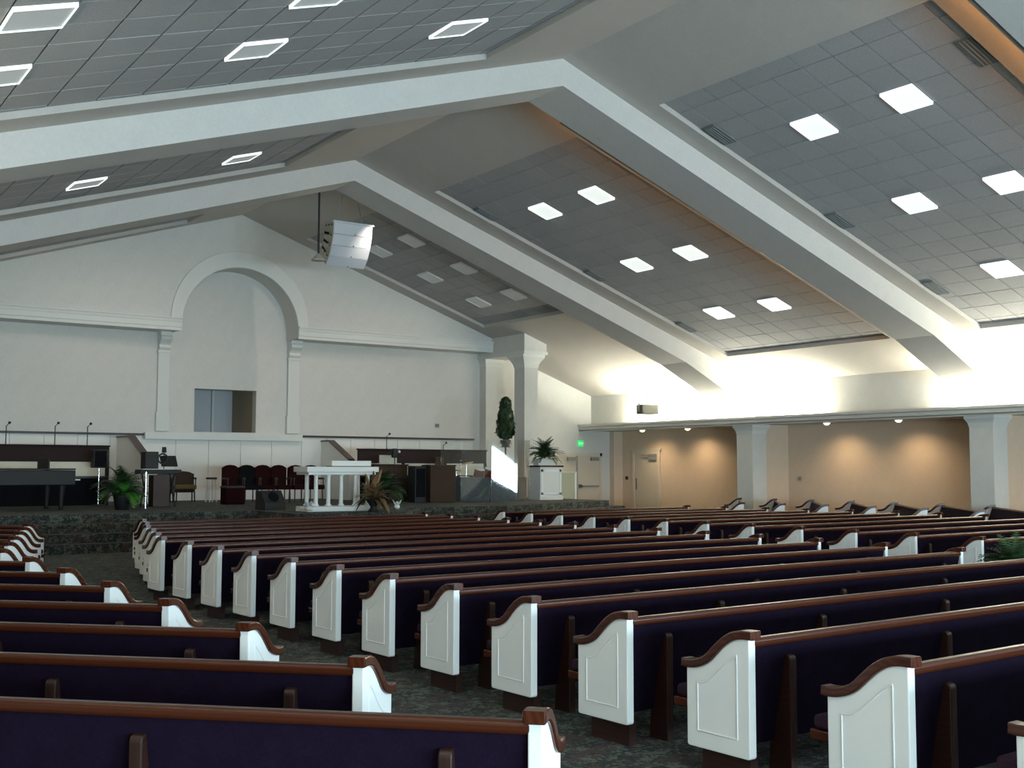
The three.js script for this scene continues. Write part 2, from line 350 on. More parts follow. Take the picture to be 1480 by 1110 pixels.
{
  const pts = [[GX0, 5.62], [AX - AR, 5.62], [AX - AR, AY]];
  for (let k = 1; k < 40; k++) { const a = Math.PI - Math.PI * k / 40; pts.push([AX + AR * Math.cos(a), AY + AR * Math.sin(a)]); }
  pts.push([AX + AR, AY], [AX + AR, 5.62], [GX1, 5.62], [GX1, hc(GX1) + .06], [RX, RY + .06], [GX0, hc(GX0) + .06]);
  struct('wall_gable', prismXY(pts, -FRONT, -GABLE), M.wall, 'overhanging upper gable wall with a tall round arch cut out', 'wall');
  // arch ring
  const ring = new THREE.Shape(); ring.absarc(AX, AY + .17, ARO, Math.PI, 0, true); ring.lineTo(AX + AR, AY + .17); ring.absarc(AX, AY + .17 - .17, AR, Math.asin(.17 / AR), Math.PI - Math.asin(.17 / AR), false);
  const rg = new THREE.ExtrudeGeometry(ring, { depth: .03, bevelEnabled: true, bevelSize: .02, bevelThickness: .02, bevelOffset: -.02, bevelSegments: 2, curveSegments: 48 });
  rg.translate(0, 0, -GABLE); solo('trim_1', rg, M.trim, 'flat moulded ring around the round arch', 'trim', null, 'structure');
  for (const [x0, x1, n, w] of [[GX0, AX - AR, 'trim_2', 'on the piano side of the arch'], [AX + AR, GX1, 'trim_3', 'on the lit cove side of the arch']]) {
    const prof = [[0, 5.60], [.05, 5.60], [.05, 5.68], [.07, 5.70], [.07, 5.83], [.085, 5.86], [.10, 5.92], [.12, 5.94], [.12, 5.97], [0, 5.97]];
    const g = prismXY(prof, 0, x1 - x0); g.rotateY(Math.PI / 2);   // (a,y,z)->(z,y,-a)
    g.scale(1, 1, -1); const ix = g.index; // mirror so that it juts towards the pews
    const p = g.attributes.position; for (let i = 0; i < p.count; i += 3) { for (const k of ['position', 'uv']) { const A = g.attributes[k]; const sz = A.itemSize; for (let q = 0; q < sz; q++) { const t = A.array[(i + 1) * sz + q]; A.array[(i + 1) * sz + q] = A.array[(i + 2) * sz + q]; A.array[(i + 2) * sz + q] = t; } } }
    g.computeVertexNormals(); g.translate(x0, 0, -GABLE);
    struct(n, g, M.trim, `stepped horizontal cornice on the gable wall, ${w}`, 'trim');
  }
  // pilasters under the arch ends with scroll capitals
  for (const [x0, x1, w] of [[10.2, 10.52, 'towards the piano'], [14.24, 14.6, 'towards the drum shield']]) {
    const t = thing('pilaster', `slim white pilaster with scroll capital under the arch, side ${w}`, 'pilaster', [(x0 + x1) / 2, 2.74, FRONT]);
    t.userData.kind = 'structure'; const w2 = (x1 - x0) / 2;
    mesh('shaft', bz(-w2, w2, .0, 2.35, 0, .12), M.trim, t);
    mesh('base', bz(-w2 - .03, w2 + .03, 0, .55, 0, .14), M.trim, t);
    mesh('neck', bz(-w2 - .02, w2 + .02, 2.28, 2.34, 0, .16), M.trim, t);
    const sc = [[0, 2.35], [.14, 2.35], [.20, 2.42], [.17, 2.50], [.22, 2.56], [.34, 2.66], [.36, 2.74], [.30, 2.80], [.34, 2.88], [0, 2.88]];
    const cg = prismXY(sc, -w2, w2); cg.rotateY(-Math.PI / 2); mesh('capital', cg, M.trim, t);
  }
  struct('trim_4', bd(9.85, 14.7, 2.50, 2.70, FRONT - .22, FRONT), M.trim, 'white shelf moulding under the pool opening', 'trim');
  // baptistry recess behind the opening
  const [a, b, c, e] = BAPT;
  const g = structGroup('wall_pool_recess', 'dim recess with grey blue walls behind the pool opening', 'wall');
  mesh('back_wall', bd(a - .6, b + .2, c - .4, e + .4, 35.0, 35.2), std(lin(.50, .52, .54), .8), g);
  mesh('side_wall', bd(b, b + .2, c - .4, e + .4, FRONT + .3, 35.0), std(lin(.34, .29, .21), .8), g);
  mesh('side_wall', bd(a - .8, a - .6, c - .4, e + .4, FRONT + .3, 35.0), M.wall, g);
  mesh('recess_ceiling', bd(a - .8, b + .2, e + .4, e + .5, FRONT + .3, 35.2), M.wall, g);
  mesh('recess_floor', bd(a - .8, b + .2, c - .5, c - .4, FRONT + .3, 35.2), M.wall, g);
  mesh('curtain_panel', bd(12.55, 12.62, c - .4, e + .4, 34.9, 35.0), M.wall, g);
}
// wainscot panels and rails on the lower wall
{
  const g = structGroup('trim_wainscot', 'white panelled wainscot on the wall behind the stage', 'trim');
  const y0 = STAGE, y1 = 2.60;
  for (const [xa, xb, n] of [[3.6, 9.8, 7], [9.8, 14.75, 5], [14.75, 20.7, 7]]) {
    const w = (xb - xa) / n, top = xa > 9 && xa < 10 ? 2.48 : y1;
    for (let k = 0; k < n; k++) mesh('panel', bd(xa + k * w + .006, xa + (k + 1) * w - .006, y0, top, FRONT - .035, FRONT), M.whiteTop, g);
  }
  const r1 = solo('trim_5', bd(3.4, 9.95, 2.60, 2.66, FRONT - .12, FRONT), M.mahoganyDark, 'thin dark wooden rail on top of the wainscot behind the piano', 'trim', null, 'structure');
  const r2 = solo('trim_6', bd(14.75, 21.1, 2.63, 2.69, FRONT - .12, FRONT), M.mahoganyDark, 'thin dark wooden rail on top of the wainscot behind the drum shield', 'trim', null, 'structure');
}
// header and columns at the end of the gable wall (both sides)
for (const s of [1, -1]) {
  const mx = x => s > 0 ? x : 24.7 - x;
  const bx = (x0, x1, y0, y1, d0, d1) => bd(Math.min(mx(x0), mx(x1)), Math.max(mx(x0), mx(x1)), y0, y1, d0, d1);
  const w = s > 0 ? 'beside the drum shield' : 'beyond the piano';
  const t = structGroup('column_header', `boxed header with columns joining the gable wall, ${w}`, 'column');
  const yt = Math.max(hc(mx(21.3)), hc(mx(22.2)));
  const pr = [[21.3, 5.46], [22.2, 5.46], [22.2, hc(mx(22.2)) + .05], [21.3, hc(mx(21.3)) + .05]].map(p => [mx(p[0]), p[1]]);
  if (s < 0) pr.reverse();
  mesh('header', prismXY(pr, -FRONT, -30.2), M.wall, t);
  mesh('header_moulding', bx(21.27, 22.23, 5.42, 5.52, 30.17, FRONT - .01), M.trim, t);
  // front column and the half column on the wall
  const fl = (x0, x1, d0, d1, prof) => flare(Math.min(mx(x0), mx(x1)), Math.max(mx(x0), mx(x1)), d0, d1, prof);
  mesh('capital', fl(21.46, 22.0, 30.42, 31.0, [[0, 4.98], [.015, 5.02], [.03, 5.10], [.075, 5.20], [.14, 5.29], [.17, 5.33], [.17, 5.44]]), M.trim, t);
  mesh('column_shaft', bx(21.46, 22.0, 0, 5.0, 30.42, 31.0), M.wall, t);
  mesh('wall_column', bx(21.38, 22.05, 0, 5.30, 32.6, FRONT), M.wall, t);
  mesh('wall_column_capital', fl(21.38, 22.05, 32.6, FRONT - .05, [[0, 5.18], [.02, 5.24], [.05, 5.30], [.06, 5.44]]), M.trim, t);
}

// ── side walls with ledge, recess, piers ──
for (const s of [1, -1]) {
  const mx = x => s > 0 ? x : 24.7 - x;
  const bx = (x0, x1, y0, y1, d0, d1) => bd(Math.min(mx(x0), mx(x1)), Math.max(mx(x0), mx(x1)), y0, y1, d0, d1);
  const n = s > 0 ? 'right' : 'left', w = s > 0 ? 'beside the angled far pews' : 'opposite the angled far pews';
  struct(`wall_${n}_upper`, bx(XW, XW + .25, SOFF, 4.9, BACK, FRONT), M.wall, `pale upper wall washed by hidden lights above the ledge, ${w}`, 'wall');
  struct(`wall_${n}`, bx(XR, XR + .3, 0, SOFF + .3, BACK, FRONT), M.tan, `tan lower wall under the ledge, ${w}`, 'wall');
  struct(`ceiling_soffit_${n}`, bx(LIP + .04, XR, SOFF, SOFF + .06, BACK, FRONT), M.ledge, `flat soffit with small downlights under the ledge, ${w}`, 'ceiling');
  const fas = [[LIP + .04, 3.02], [LIP + .10, 3.02], [LIP + .10, 3.10], [LIP + .10, LEDGE], [LIP - .04, LEDGE], [LIP - .04, 3.20], [LIP, 3.17], [LIP, 3.09], [LIP + .04, 3.06]].map(p => [mx(p[0]), p[1]]);
  struct(`trim_ledge_${n}`, prismXY(s > 0 ? fas : fas.slice().reverse(), -FRONT, -BACK), M.ledge, `long moulded ledge hiding the cove lights, ${w}`, 'trim');
  for (const [d, ww] of [[24.57, 'next to the stage door'], [16.5, 'farther from the stage door'], [8.1, 'towards the entrance']]) {
    const t = structGroup('pier', `square plastered pier under the ledge, ${ww}, ${w}`, 'pier');
    mesh('shaft', bx(25.9, 26.5, 0, 2.9, d, d + .66), M.wall, t);
    mesh('capital', flare(Math.min(mx(25.9), mx(26.5)), Math.max(mx(25.9), mx(26.5)), d, d + .66, [[0, 2.74], [.012, 2.78], [.03, 2.86], [.07, 2.93], [.09, 2.96], [.09, SOFF]]), M.trim, t);
    mesh('wall_fin', bx(26.5, XR, 0, SOFF, d + .1, d + .56), M.tan, t);
  }
  // fluorescent strips behind the ledge
  for (const [d0, d1, k] of [[22.3, 30.5, 'stage end'], [9.6, 18.0, 'middle'], [-3, 6, 'entrance end']]) {
    const nT = 4, L = (d1 - d0) / nT;
    for (let i = 0; i < nT; i++) {
      const t = thing('cove_light', `fluorescent strip behind the ledge, ${ORD[i]} of the ${k} group, ${w}`, 'strip light', [mx(25.94), 3.11, d0 + (i + .5) * L], 0, 'fluorescent strips in the cove');
      mesh('housing', bz(-.05, .05, 0, .012, -L / 2 + .05, L / 2 - .05), M.metalGrey, t);
      const tg = cyl(.018, .018, L - .14, 10); tg.rotateX(Math.PI / 2); mesh('light_tube', at(tg, 0, .028, 0), M.tubeLight, t);
    }
    const R = new THREE.RectAreaLight(lin(1, .955, .77), COVE * (s > 0 ? 1 : .25), d1 - d0, .30);
    R.position.set(mx(26.05), 3.165, -(d0 + d1) / 2);
    const up = new THREE.Vector3(.1 * s, 1, 0).normalize();
    const X = new THREE.Vector3(0, 0, 1), Zc = up.clone().negate();
    R.quaternion.setFromRotationMatrix(new THREE.Matrix4().makeBasis(X, new THREE.Vector3().crossVectors(Zc, X), Zc)); scene.add(R);
  }
}
// entrance wall with windows
{
  const s = new THREE.Shape([[XLR - .3, 0], [XR + .3, 0], [XR + .3, 3.6], [XW, hc(XW) + .1], [RX, RY + .1], [XLW, hc(XLW) + .1], [XLR - .3, 3.6]].map(p => new THREE.Vector2(...p)));
  for (const [cx, w] of WINDOWS) s.holes.push(new THREE.Path([[cx - w / 2, SILL], [cx - w / 2, HEAD], [cx + w / 2, HEAD], [cx + w / 2, SILL]].map(p => new THREE.Vector2(...p))));
  const g = new THREE.ExtrudeGeometry(s, { depth: .3, bevelEnabled: false }); g.translate(0, 0, -BACK);
  struct('wall_entrance', g, M.wall, 'entrance wall with a row of large windows', 'wall');
  WINDOWS.forEach(([cx, w], i) => {
    const t = structGroup(`window_${i + 1}`, `${ORD[i]} large window of the entrance wall counted from the corner behind the angled near pews`, 'window');
    const z = -BACK + .12;
    mesh('frame', merge([bz(cx - w / 2, cx + w / 2, SILL, SILL + .08, z, z + .1), bz(cx - w / 2, cx + w / 2, HEAD - .08, HEAD, z, z + .1), bz(cx - w / 2, cx - w / 2 + .08, SILL, HEAD, z, z + .1), bz(cx + w / 2 - .08, cx + w / 2, SILL, HEAD, z, z + .1), bz(cx - .03, cx + .03, SILL, HEAD, z, z + .1)]), M.trim, t);
    for (const k of [-1, 1]) mesh('pane', bz(cx + (k < 0 ? -w / 2 + .08 : .03), cx + (k < 0 ? -.03 : w / 2 - .08), SILL + .08, HEAD - .08, z + .045, z + .055), M.glass, t);
  });
}
// doors
{
  const t = structGroup('door_1', 'plain tan side door with closer, near the stage under the downlight', 'door');
  const d0 = 30.78, d1 = 32.03, h = 2.22, x = XR;
  mesh('trim', merge([bd(x - .05, x, 0, h + .12, d0 - .14, d0), bd(x - .05, x, 0, h + .12, d1, d1 + .14), bd(x - .05, x, h, h + .14, d0, d1), bd(x - .07, x, h + .12, h + .18, d0 - .2, d1 + .2)]), M.doorTrim, t);
  const lf = mesh('leaf', bd(x - .03, x, .01, h, d0, d1), M.door, t);
  mesh('closer', merge([bd(x - .12, x - .03, h - .22, h - .02, d0 + .04, d0 + .42), bd(x - .16, x - .11, h - .08, h - .05, d0 + .1, d0 + .75)]), M.metalGrey, t);
  mesh('pull_handle', rod([x - .09, .92, -(d1 - .16)], [x - .09, 1.32, -(d1 - .16)], .016), M.mahoganyDark, t);
}
{
  const t = structGroup('door_2', 'pair of cream exit doors with push bars below the exit sign', 'door');
  const x0 = 24.6, x1 = 26.68, h = 2.14, z = -FRONT, xm = 25.6;
  mesh('trim', merge([bz(x0 - .1, x0, 0, h + .1, z, z + .05), bz(x1, x1 + .1, 0, h + .1, z, z + .05), bz(x0 - .1, x1 + .1, h, h + .1, z, z + .05)]), M.doorTrim, t);
  for (const [a, b] of [[x0, xm - .01], [xm + .01, x1]]) {
    mesh('leaf', bz(a, b, .01, h, z, z + .03), M.door, t);
    mesh('push_bar', merge([bz(a + .08, b - .08, 1.0, 1.06, z + .06, z + .10), bz(a + .06, a + .2, .96, 1.1, z + .03, z + .10)]), M.metalGrey, t);
    mesh('closer', merge([bz(b - .45, b - .1, h - .18, h - .05, z + .03, z + .12)]), M.metalGrey, t);
  }
  mesh('astragal', bz(xm - .03, xm + .03, .01, h, z + .03, z + .06), M.metalGrey, t);
  struct('wall_corner_fin', bd(27.18, XR, 0, SOFF, 32.75, FRONT), M.tan, 'narrow tan wall offset in the corner between the doors', 'wall');
}
const font = await new FontLoader().loadAsync('fonts/droid/droid_sans_bold.typeface.json');
{
  const t = thing('exit_sign', 'small glowing green exit sign above the pair of doors', 'exit sign', [25.78, 2.48, FRONT]);
  mesh('sign_face', at(rb(.24, .22, .05, .008), 0, .11, .03), M.exitGreen, t);
  const tg = new TextGeometry('EXIT', { font, size: .07, depth: .004, curveSegments: 3 }); tg.computeBoundingBox(); const bb = tg.boundingBox; tg.translate(-(bb.max.x + bb.min.x) / 2, .075, .056);
  mesh('sign_lettering', tg, M.exitText, t);
}
// downlights in the soffit
for (const [x, d, w] of [[26.62, 30.5, 'beside the side door'], [26.72, 28.3, 'between the side door and the pier'], [26.62, 22.3, 'nearer the stage, between the two piers'], [26.62, 19.8, 'nearer the entrance, between the two piers'], [26.62, 14.2, 'beyond the second pier'], [26.62, 11.4, 'beyond the second pier, next towards the entrance']]) {
  const t = thing('downlight', `small warm round downlight in the soffit, ${w}`, 'downlight', [x, SOFF, d], 0, 'warm downlights under the ledge');
  const ring = new THREE.TorusGeometry(.115, .014, 8, 24); ring.rotateX(Math.PI / 2); mesh('trim_ring', at(ring, 0, -.006, 0), M.doorTrim, t);
  const bl = new THREE.SphereGeometry(.10, 16, 8, 0, Math.PI * 2, Math.PI / 2, Math.PI / 2); bl.scale(1, .85, 1); mesh('lamp', at(bl, 0, -.004, 0), M.warmLamp, t);
  const L = new THREE.SpotLight(lin(1, .72, .42), 9, 0, 1.2, .95, 2); L.position.set(x, SOFF - .06, -d); L.target.position.set(x + .42, 0.6, -d); L.castShadow = true; scene.add(L, L.target);
}
// switch plates
for (const [x, d, y, m, w] of [[XR, 32.5, 1.27, M.mahoganyDark, 'brown, beside the side door'], [XR, 24.2, 1.32, M.metalGrey, 'grey, on the tan wall next to the pier'], [XR, 15.6, 1.30, M.metalGrey, 'grey, on the wall past the second pier']])
  solo('wall_plate', bd(x - .03, x, y, y + .12, d - .06, d + .06), m, `small wall plate, ${w}`, 'wall plate');
solo('wall_outlet', bd(19.6, 19.75, 3.05, 3.17, FRONT - .02, FRONT), M.speakerGrey, 'small grey outlet plate on the pale wall above the choir rail', 'wall plate');

// ── stage ──
{
  const front = [[16.8, 24.34], [22, 26.74]];
  struct('stage_platform', prismPlan([[-1.5, 24.34], [16.8, 24.34], [22, 26.74], [22, FRONT - .04], [-1.5, FRONT - .04]].map(p => [p[0], p[1]]), 0, STAGE), M.carpet, 'carpeted stage platform before the arch wall', 'stage');
  struct('stage_extension', bd(9.85, 12.95, 0, STAGE, 22.3, 24.34), M.carpet, 'carpeted stage extension carrying the white table', 'stage');
  for (let k = 1; k <= 3; k++) {
    const o = (4 - k) * .38, y1 = STAGE * k / 4, y0 = 0;
    const ox = o * .44;
    struct('stage_step', prismPlan([[-1.5, 24.34 - o], [16.8 + ox * .5, 24.34 - o], [22 + ox, 26.74 - o], [22 + ox, 26.74 - o + .38], [16.8, 24.34 - o + .38], [-1.5, 24.34 - o + .38]], y0, y1), M.carpet, `${ORD[k - 1]} carpeted step up to the stage counted from the floor`, 'step');
  }
  struct('stage_side_step', bd(22, 22.75, 0, .54, 26.9, 28.4), M.carpet, 'carpeted side step at the corner of the stage by the exit doors', 'step');
}

// ───────────────────────── pews ─────────────────────────
// profile of an end panel: s = distance forward from the rear edge, y = height
const PW = .46, PT = .055;
const CURVE = new THREE.SplineCurve([[.46, .572], [.40, .576], [.335, .595], [.28, .625], [.225, .675], [.17, .722], [.11, .758], [.05, .773], [0, .775]].map(p => new THREE.Vector2(...p)));
const CP = CURVE.getPoints(22);
const toPew = g => { g.rotateY(Math.PI / 2); return g; };      // shape x -> -z, extrusion -> +x
const pewGeo = (() => {
  const s = new THREE.Shape(); s.moveTo(.02, .14); s.lineTo(.44, .14); s.quadraticCurveTo(.46, .14, .46, .16); CP.forEach(p => s.lineTo(p.x, p.y)); s.lineTo(0, .16); s.quadraticCurveTo(0, .14, .02, .14);
  const end = toPew(new THREE.ExtrudeGeometry(s, { depth: PT - .012, bevelEnabled: true, bevelSize: .006, bevelThickness: .006, bevelOffset: -.006, bevelSegments: 2 })); end.translate(.006 - PT / 2, 0, 0);
  const top = [], bot = [];
  const q = [new THREE.Vector2(.492, .574), ...CP, new THREE.Vector2(-.028, .775)];
  q.forEach((p, i) => { const a = q[Math.max(0, i - 1)], b = q[Math.min(q.length - 1, i + 1)], t = b.clone().sub(a).normalize(); const n = new THREE.Vector2(t.y, -t.x); if (n.y < 0) n.negate(); top.push([p.x + n.x * .046, p.y + n.y * .046]); bot.push([p.x, p.y - .002]); });
  const cs = new THREE.Shape([...bot, ...top.reverse()].map(p => new THREE.Vector2(...p)));
  const cap = toPew(new THREE.ExtrudeGeometry(cs, { depth: .088 - .016, bevelEnabled: true, bevelSize: .008, bevelThickness: .008, bevelOffset: -.008, bevelSegments: 2 })); cap.translate(.008 - .044, 0, 0);
  const ins = new THREE.SplineCurve([[.375, .497], [.33, .503], [.275, .53], [.215, .578], [.15, .637], [.085, .682]].map(p => new THREE.Vector2(...p))).getPoints(12);
  const pts = [...ins.map(p => new THREE.Vector3(0, p.y, -p.x)), new THREE.Vector3(0, .235, -.085), new THREE.Vector3(0, .235, -.375), new THREE.Vector3(0, .497, -.375)];
  const parts = []; for (let k = 0; k + 1 < pts.length; k++) parts.push(rod(pts[k].toArray(), pts[k + 1].toArray(), .0045, 5));
  const mould = merge(parts);
  const foot = bz(-.03, .03, 0, .15, -.40, -.05);
  // bracket behind the back: wedge that widens downwards
  const ss = new THREE.Shape(); ss.moveTo(-.005, 0); ss.lineTo(-.005, .63); ss.quadraticCurveTo(-.005, .665, .03, .665); ss.lineTo(.05, .64); ss.lineTo(.15, .16); ss.lineTo(.16, 0); ss.closePath();
  const sup = toPew(new THREE.ExtrudeGeometry(ss, { depth: .042, bevelEnabled: true, bevelSize: .006, bevelThickness: .006, bevelOffset: -.006, bevelSegments: 2 })); sup.translate(-.021, 0, 0);
  return { end, cap, mould, foot, sup };
})();
const lenCache = new Map();
function lenGeo(L) {
  const k = L.toFixed(2);
  if (!lenCache.has(k)) {
    const rail = rb(L - PT * 1.3, .052, .066, .02, 3); rail.translate(0, .752, -.032);
    const w = L - PT;
    const bp = new THREE.Shape([[.015, .735], [.055, .735], [.175, .40], [.17, .20], [.125, .18]].map(p => new THREE.Vector2(...p)));
    const back = toPew(new THREE.ExtrudeGeometry(bp, { depth: w, bevelEnabled: false })); back.translate(-w / 2, 0, 0);
    const cush = rb(w - .01, .07, .44, .025, 3); cush.translate(0, .425, -.36);
    const board = rb(w, .05, .50, .008, 1); board.translate(0, .362, -.345);
    lenCache.set(k, { rail, back, cush, board });
  }
  return lenCache.get(k);
}
// origin: rear corner of one end on the floor; dir = +1 the pew runs along local +x from it, -1 along -x
function pew(x, d, turn, L, dir, label, group) {
  const t = thing('church_pew', label, 'pew', [x, 0, d], turn, group);
  const G = lenGeo(L), c = dir * L / 2;
  const add = (n, g, m, px, p = t) => { const o = mesh(n, g, m, p); o.position.x = px; return o; };
  for (const s of [-1, 1]) {
    const e = add('end_panel', pewGeo.end, M.white, c + s * (L / 2 - PT / 2));
    add('arm_cap', pewGeo.cap, M.mahogany, 0, e);
    add('panel_moulding', pewGeo.mould, M.white, s * (PT / 2 + .001), e);
    add('foot', pewGeo.foot, M.mahoganyDark, c + s * (L / 2 - .09));
  }
  add('top_rail', G.rail, M.mahogany, c);
  add('backrest', G.back, M.navy, c);
  add('seat_cushion', G.cush, M.purple, c);
  add('seat_board', G.board, M.mahogany, c);
  const n = Math.max(2, Math.round((L - .72) / 1.36)), st = (L - .72) / n;
  for (let k = 0; k <= n; k++) add('back_bracket', pewGeo.sup, M.mahoganyDark, c - L / 2 + .36 + k * st);
  return t;
}
const TILT = 2.4 * Math.PI / 180, RS = Math.tan(TILT);
const CLX = k => k <= 11 ? 4.545 : [4.79, 5.04, 5.27, 5.56, 5.82][k - 12];
for (let k = 16; k >= -1; k--) {      // block facing the white table
  const x0 = CLX(k), x1 = 11.37 + (k > 11 ? .03 * (k - 11) : 0), d = 3.36 + k + (x0 - 4.545) * RS;
  pew(x0, d, TILT, (x1 - x0) / Math.cos(TILT), 1, `long dark pew with white ends, ${ORD[16 - k]} row from the stage, block facing the white table`, 'pews facing the white table');
}
for (let k = 16; k >= 0; k--) {       // block facing the drum shield
  const x0 = 13.38, x1 = k <= 11 ? 20.15 : 24.7 - CLX(k), d = 3.36 + k + (x0 - 4.545) * RS;
  pew(x0, d, TILT, (x1 - x0) / Math.cos(TILT), 1, `long dark pew with white ends, ${ORD[16 - k]} row from the stage, block facing the drum shield`, 'pews facing the drum shield');
}
{ // angled block across the wide aisle, running away to the left wall
  const rows = []; for (let k = 0; k <= 7; k++) rows.push([2.46, 3.37 + 1.4 * k]);
  for (let k = 1; k <= 5; k++) rows.push([2.46 + .283 * k, 13.17 + 1.13 * k]);
  rows.reverse().forEach(([x, d], i) => {
    const L = Math.min(4.9, 3.1 * Math.SQRT2 + (x - 2.46));
    pew(x, d, -Math.PI / 4, L, -1, `angled dark pew with white end, ${ORD[i]} row from the stage, across the wide carpet aisle`, 'angled pews across the wide carpet aisle');
  });
}
{ // angled block under the lit cove
  const rows = []; for (let k = 0; k <= 8; k++) rows.push([22.2 - (k > 6 ? .28 * (k - 6) : 0), 10.2 + 1.4 * k - (k > 6 ? .27 * (k - 6) : 0)]);
  rows.reverse().forEach(([x, d], i) => pew(x, d, Math.PI / 4, 4.6, 1, `angled dark pew, ${ORD[i]} row from the stage, before the tan wall under the ledge`, 'angled pews under the lit cove'));
}

// ───────────────────────── stage furniture ─────────────────────────
const S = STAGE;
{ // white communion table
  const t = thing('communion_table', 'white columned communion table on the stage extension', 'table', [11.33, S, 23.4]);
  mesh('plinth', at(rb(1.66, .11, .66, .012), 0, .055, 0), M.whiteTop, t);
  mesh('tabletop', merge([at(rb(1.76, .12, .74, .012), 0, .93, 0), at(rb(1.66, .06, .64, .01), 0, .84, 0)]), M.whiteTop, t);
  const col = lathe([[0, 0], [.075, 0], [.075, .03], [.055, .05], [.047, .07], [.043, .66], [.05, .68], [.065, .70], [.065, .71], [0, .71]], 16);
  for (const [x, z] of [[-.61, .24], [-.31, .24], [0, .24], [.35, .24], [.66, .24], [-.61, -.24], [.66, -.24]]) mesh('table_column', col, M.whiteTop, t).position.set(x, .11, z);
  const b = thing('offering_box', 'low white box lying on the white columned table', 'box', [11.6, S + .99, 23.35]);
  mesh('body', at(rb(.98, .12, .34, .008), 0, .075, 0), M.whiteTop, b); mesh('base', at(rb(.96, .02, .32, .004), 0, .01, 0), M.black, b);
}
function leafGeo(L, w, bend, n = 6) {     // a pointed leaf along +z from the origin, arching down
  const p = [], ix = [], uv = [];
  for (let i = 0; i <= n; i++) { const t = i / n, z = L * t * (1 - .12 * bend * t), y = -bend * L * .5 * t * t + L * .12 * Math.sin(t * Math.PI), ww = w * Math.sin(Math.PI * Math.min(1, .12 + .88 * t)) ; p.push(-ww / 2, y, z, 0, y - ww * .12, z, ww / 2, y, z); uv.push(0, t, .5, t, 1, t); if (i < n) { const a = i * 3; ix.push(a, a + 3, a + 1, a + 1, a + 3, a + 4, a + 1, a + 4, a + 2, a + 2, a + 4, a + 5); } }
  const g = new THREE.BufferGeometry(); g.setAttribute('position', new THREE.Float32BufferAttribute(p, 3)); g.setAttribute('uv', new THREE.Float32BufferAttribute(uv, 2)); g.setIndex(ix); g.computeVertexNormals(); return g;
}
function frondGeo(L, w, bend, n = 13) {   // fern frond: a midrib with pairs of leaflets
  const p = [], uv = [], at3 = t => [L * t * (1 - .15 * bend * t), -bend * L * .55 * t * t + L * .16 * Math.sin(t * Math.PI)];
  for (let i = 0; i < n; i++) {
    const t0 = .12 + .88 * i / n, t1 = Math.min(1, t0 + .75 / n), [z0, y0] = at3(t0), [z1, y1] = at3(t1), r = w * .5 * Math.sin(Math.PI * Math.min(1, .18 + .8 * t0)) + .006;
    for (const s of [-1, 1]) { const zt = z0 + r * .55, yt = y0 - r * .25; p.push(0, y0, z0, s * r, yt, zt, 0, y1, z1); uv.push(0, 0, 1, .5, 0, 1); }
  }
  for (let i = 0; i < 5; i++) { const [z0, y0] = at3(i / 5), [z1, y1] = at3((i + 1) / 5); p.push(-.004, y0, z0, .004, y0, z0, 0, y1, z1); uv.push(0, 0, 1, 0, .5, 1); }
  const g = new THREE.BufferGeometry(); g.setAttribute('position', new THREE.Float32BufferAttribute(p, 3)); g.setAttribute('uv', new THREE.Float32BufferAttribute(uv, 2)); g.computeVertexNormals(); return g;
}
const FROND = [frondGeo(.42, .15, .7), frondGeo(.36, .16, 1.1), frondGeo(.5, .14, .4)];
const LEAF = [leafGeo(.42, .05, .7), leafGeo(.36, .06, 1.1), leafGeo(.5, .045, .35)];
function fronds(t, n, scale, y, mats, lift = [.2, 1.2], name = 'frond', wide = 1.25) {
  for (let i = 0; i < n; i++) {
    const f = mesh(name, (name === 'frond' ? FROND : LEAF)[i % 3], mats[i % mats.length], t); const a = i * 2.399 + rnd() * .5, e = lift[0] + (lift[1] - lift[0]) * ((i * 7 % n) / n);
    f.rotation.order = 'YXZ'; f.rotation.set(-e, a, (rnd() - .5) * .5); f.position.set(Math.sin(a) * .03, y, Math.cos(a) * .03); const s = scale * (.8 + .4 * rnd()); f.scale.set(s * wide, s, s);
  }
}
{ // bronze arrangement before the table
  const t = thing('bronze_plant', 'arrangement of bronze and gold leaves before the white table', 'plant', [11.82, S, 22.55]);
  mesh('pot', lathe([[0, 0], [.14, 0], [.09, .05], [.06, .1], [.11, .18], [.17, .27], [.15, .28], [0, .26]], 18), M.black, t);
  fronds(t, 46, 1.2, .27, M.leafBronze, [-.3, 1.4], 'leaf', 2.3);
  for (let i = 0; i < 3; i++) { const c = mesh('spike', lathe([[0, 0], [.03, .05], [.035, .2], [.02, .32], [0, .36]], 8), M.leafBronze[i], t); c.position.set((i - 1) * .09, .5 + i * .05, 0); c.rotation.z = -(i - 1) * .3; }
}
for (const [x, d, r, w] of [[10.36, 22.7, .4, 'at the foot of the white table, away from the bronze leaves'], [12.5, 22.7, 2.6, 'beside the bronze leaf arrangement']]) {
  const t = thing('dove_figurine', `small white dove figurine ${w}`, 'figurine', [x, S, d], r, 'dove figurines by the white table');
  const b = new THREE.SphereGeometry(.07, 14, 10); b.scale(1, .8, 1.7); mesh('body', at(b, 0, .09, 0), M.whiteTop, t);
  mesh('head', at(new THREE.SphereGeometry(.042, 12, 8), 0, .17, .10), M.whiteTop, t);
  for (const s of [-1, 1]) { const wg = new THREE.SphereGeometry(.06, 10, 8); wg.scale(.25, 1.5, 1); const m = mesh('wing', wg, M.speakerWhite, t); m.position.set(s * .055, .17, -.02); m.rotation.z = -s * .5; }
  const tl = new THREE.ConeGeometry(.05, .13, 8); tl.rotateX(Math.PI / 2); tl.scale(1, .4, 1); mesh('tail', at(tl, 0, .10, -.14), M.whiteTop, t);
}
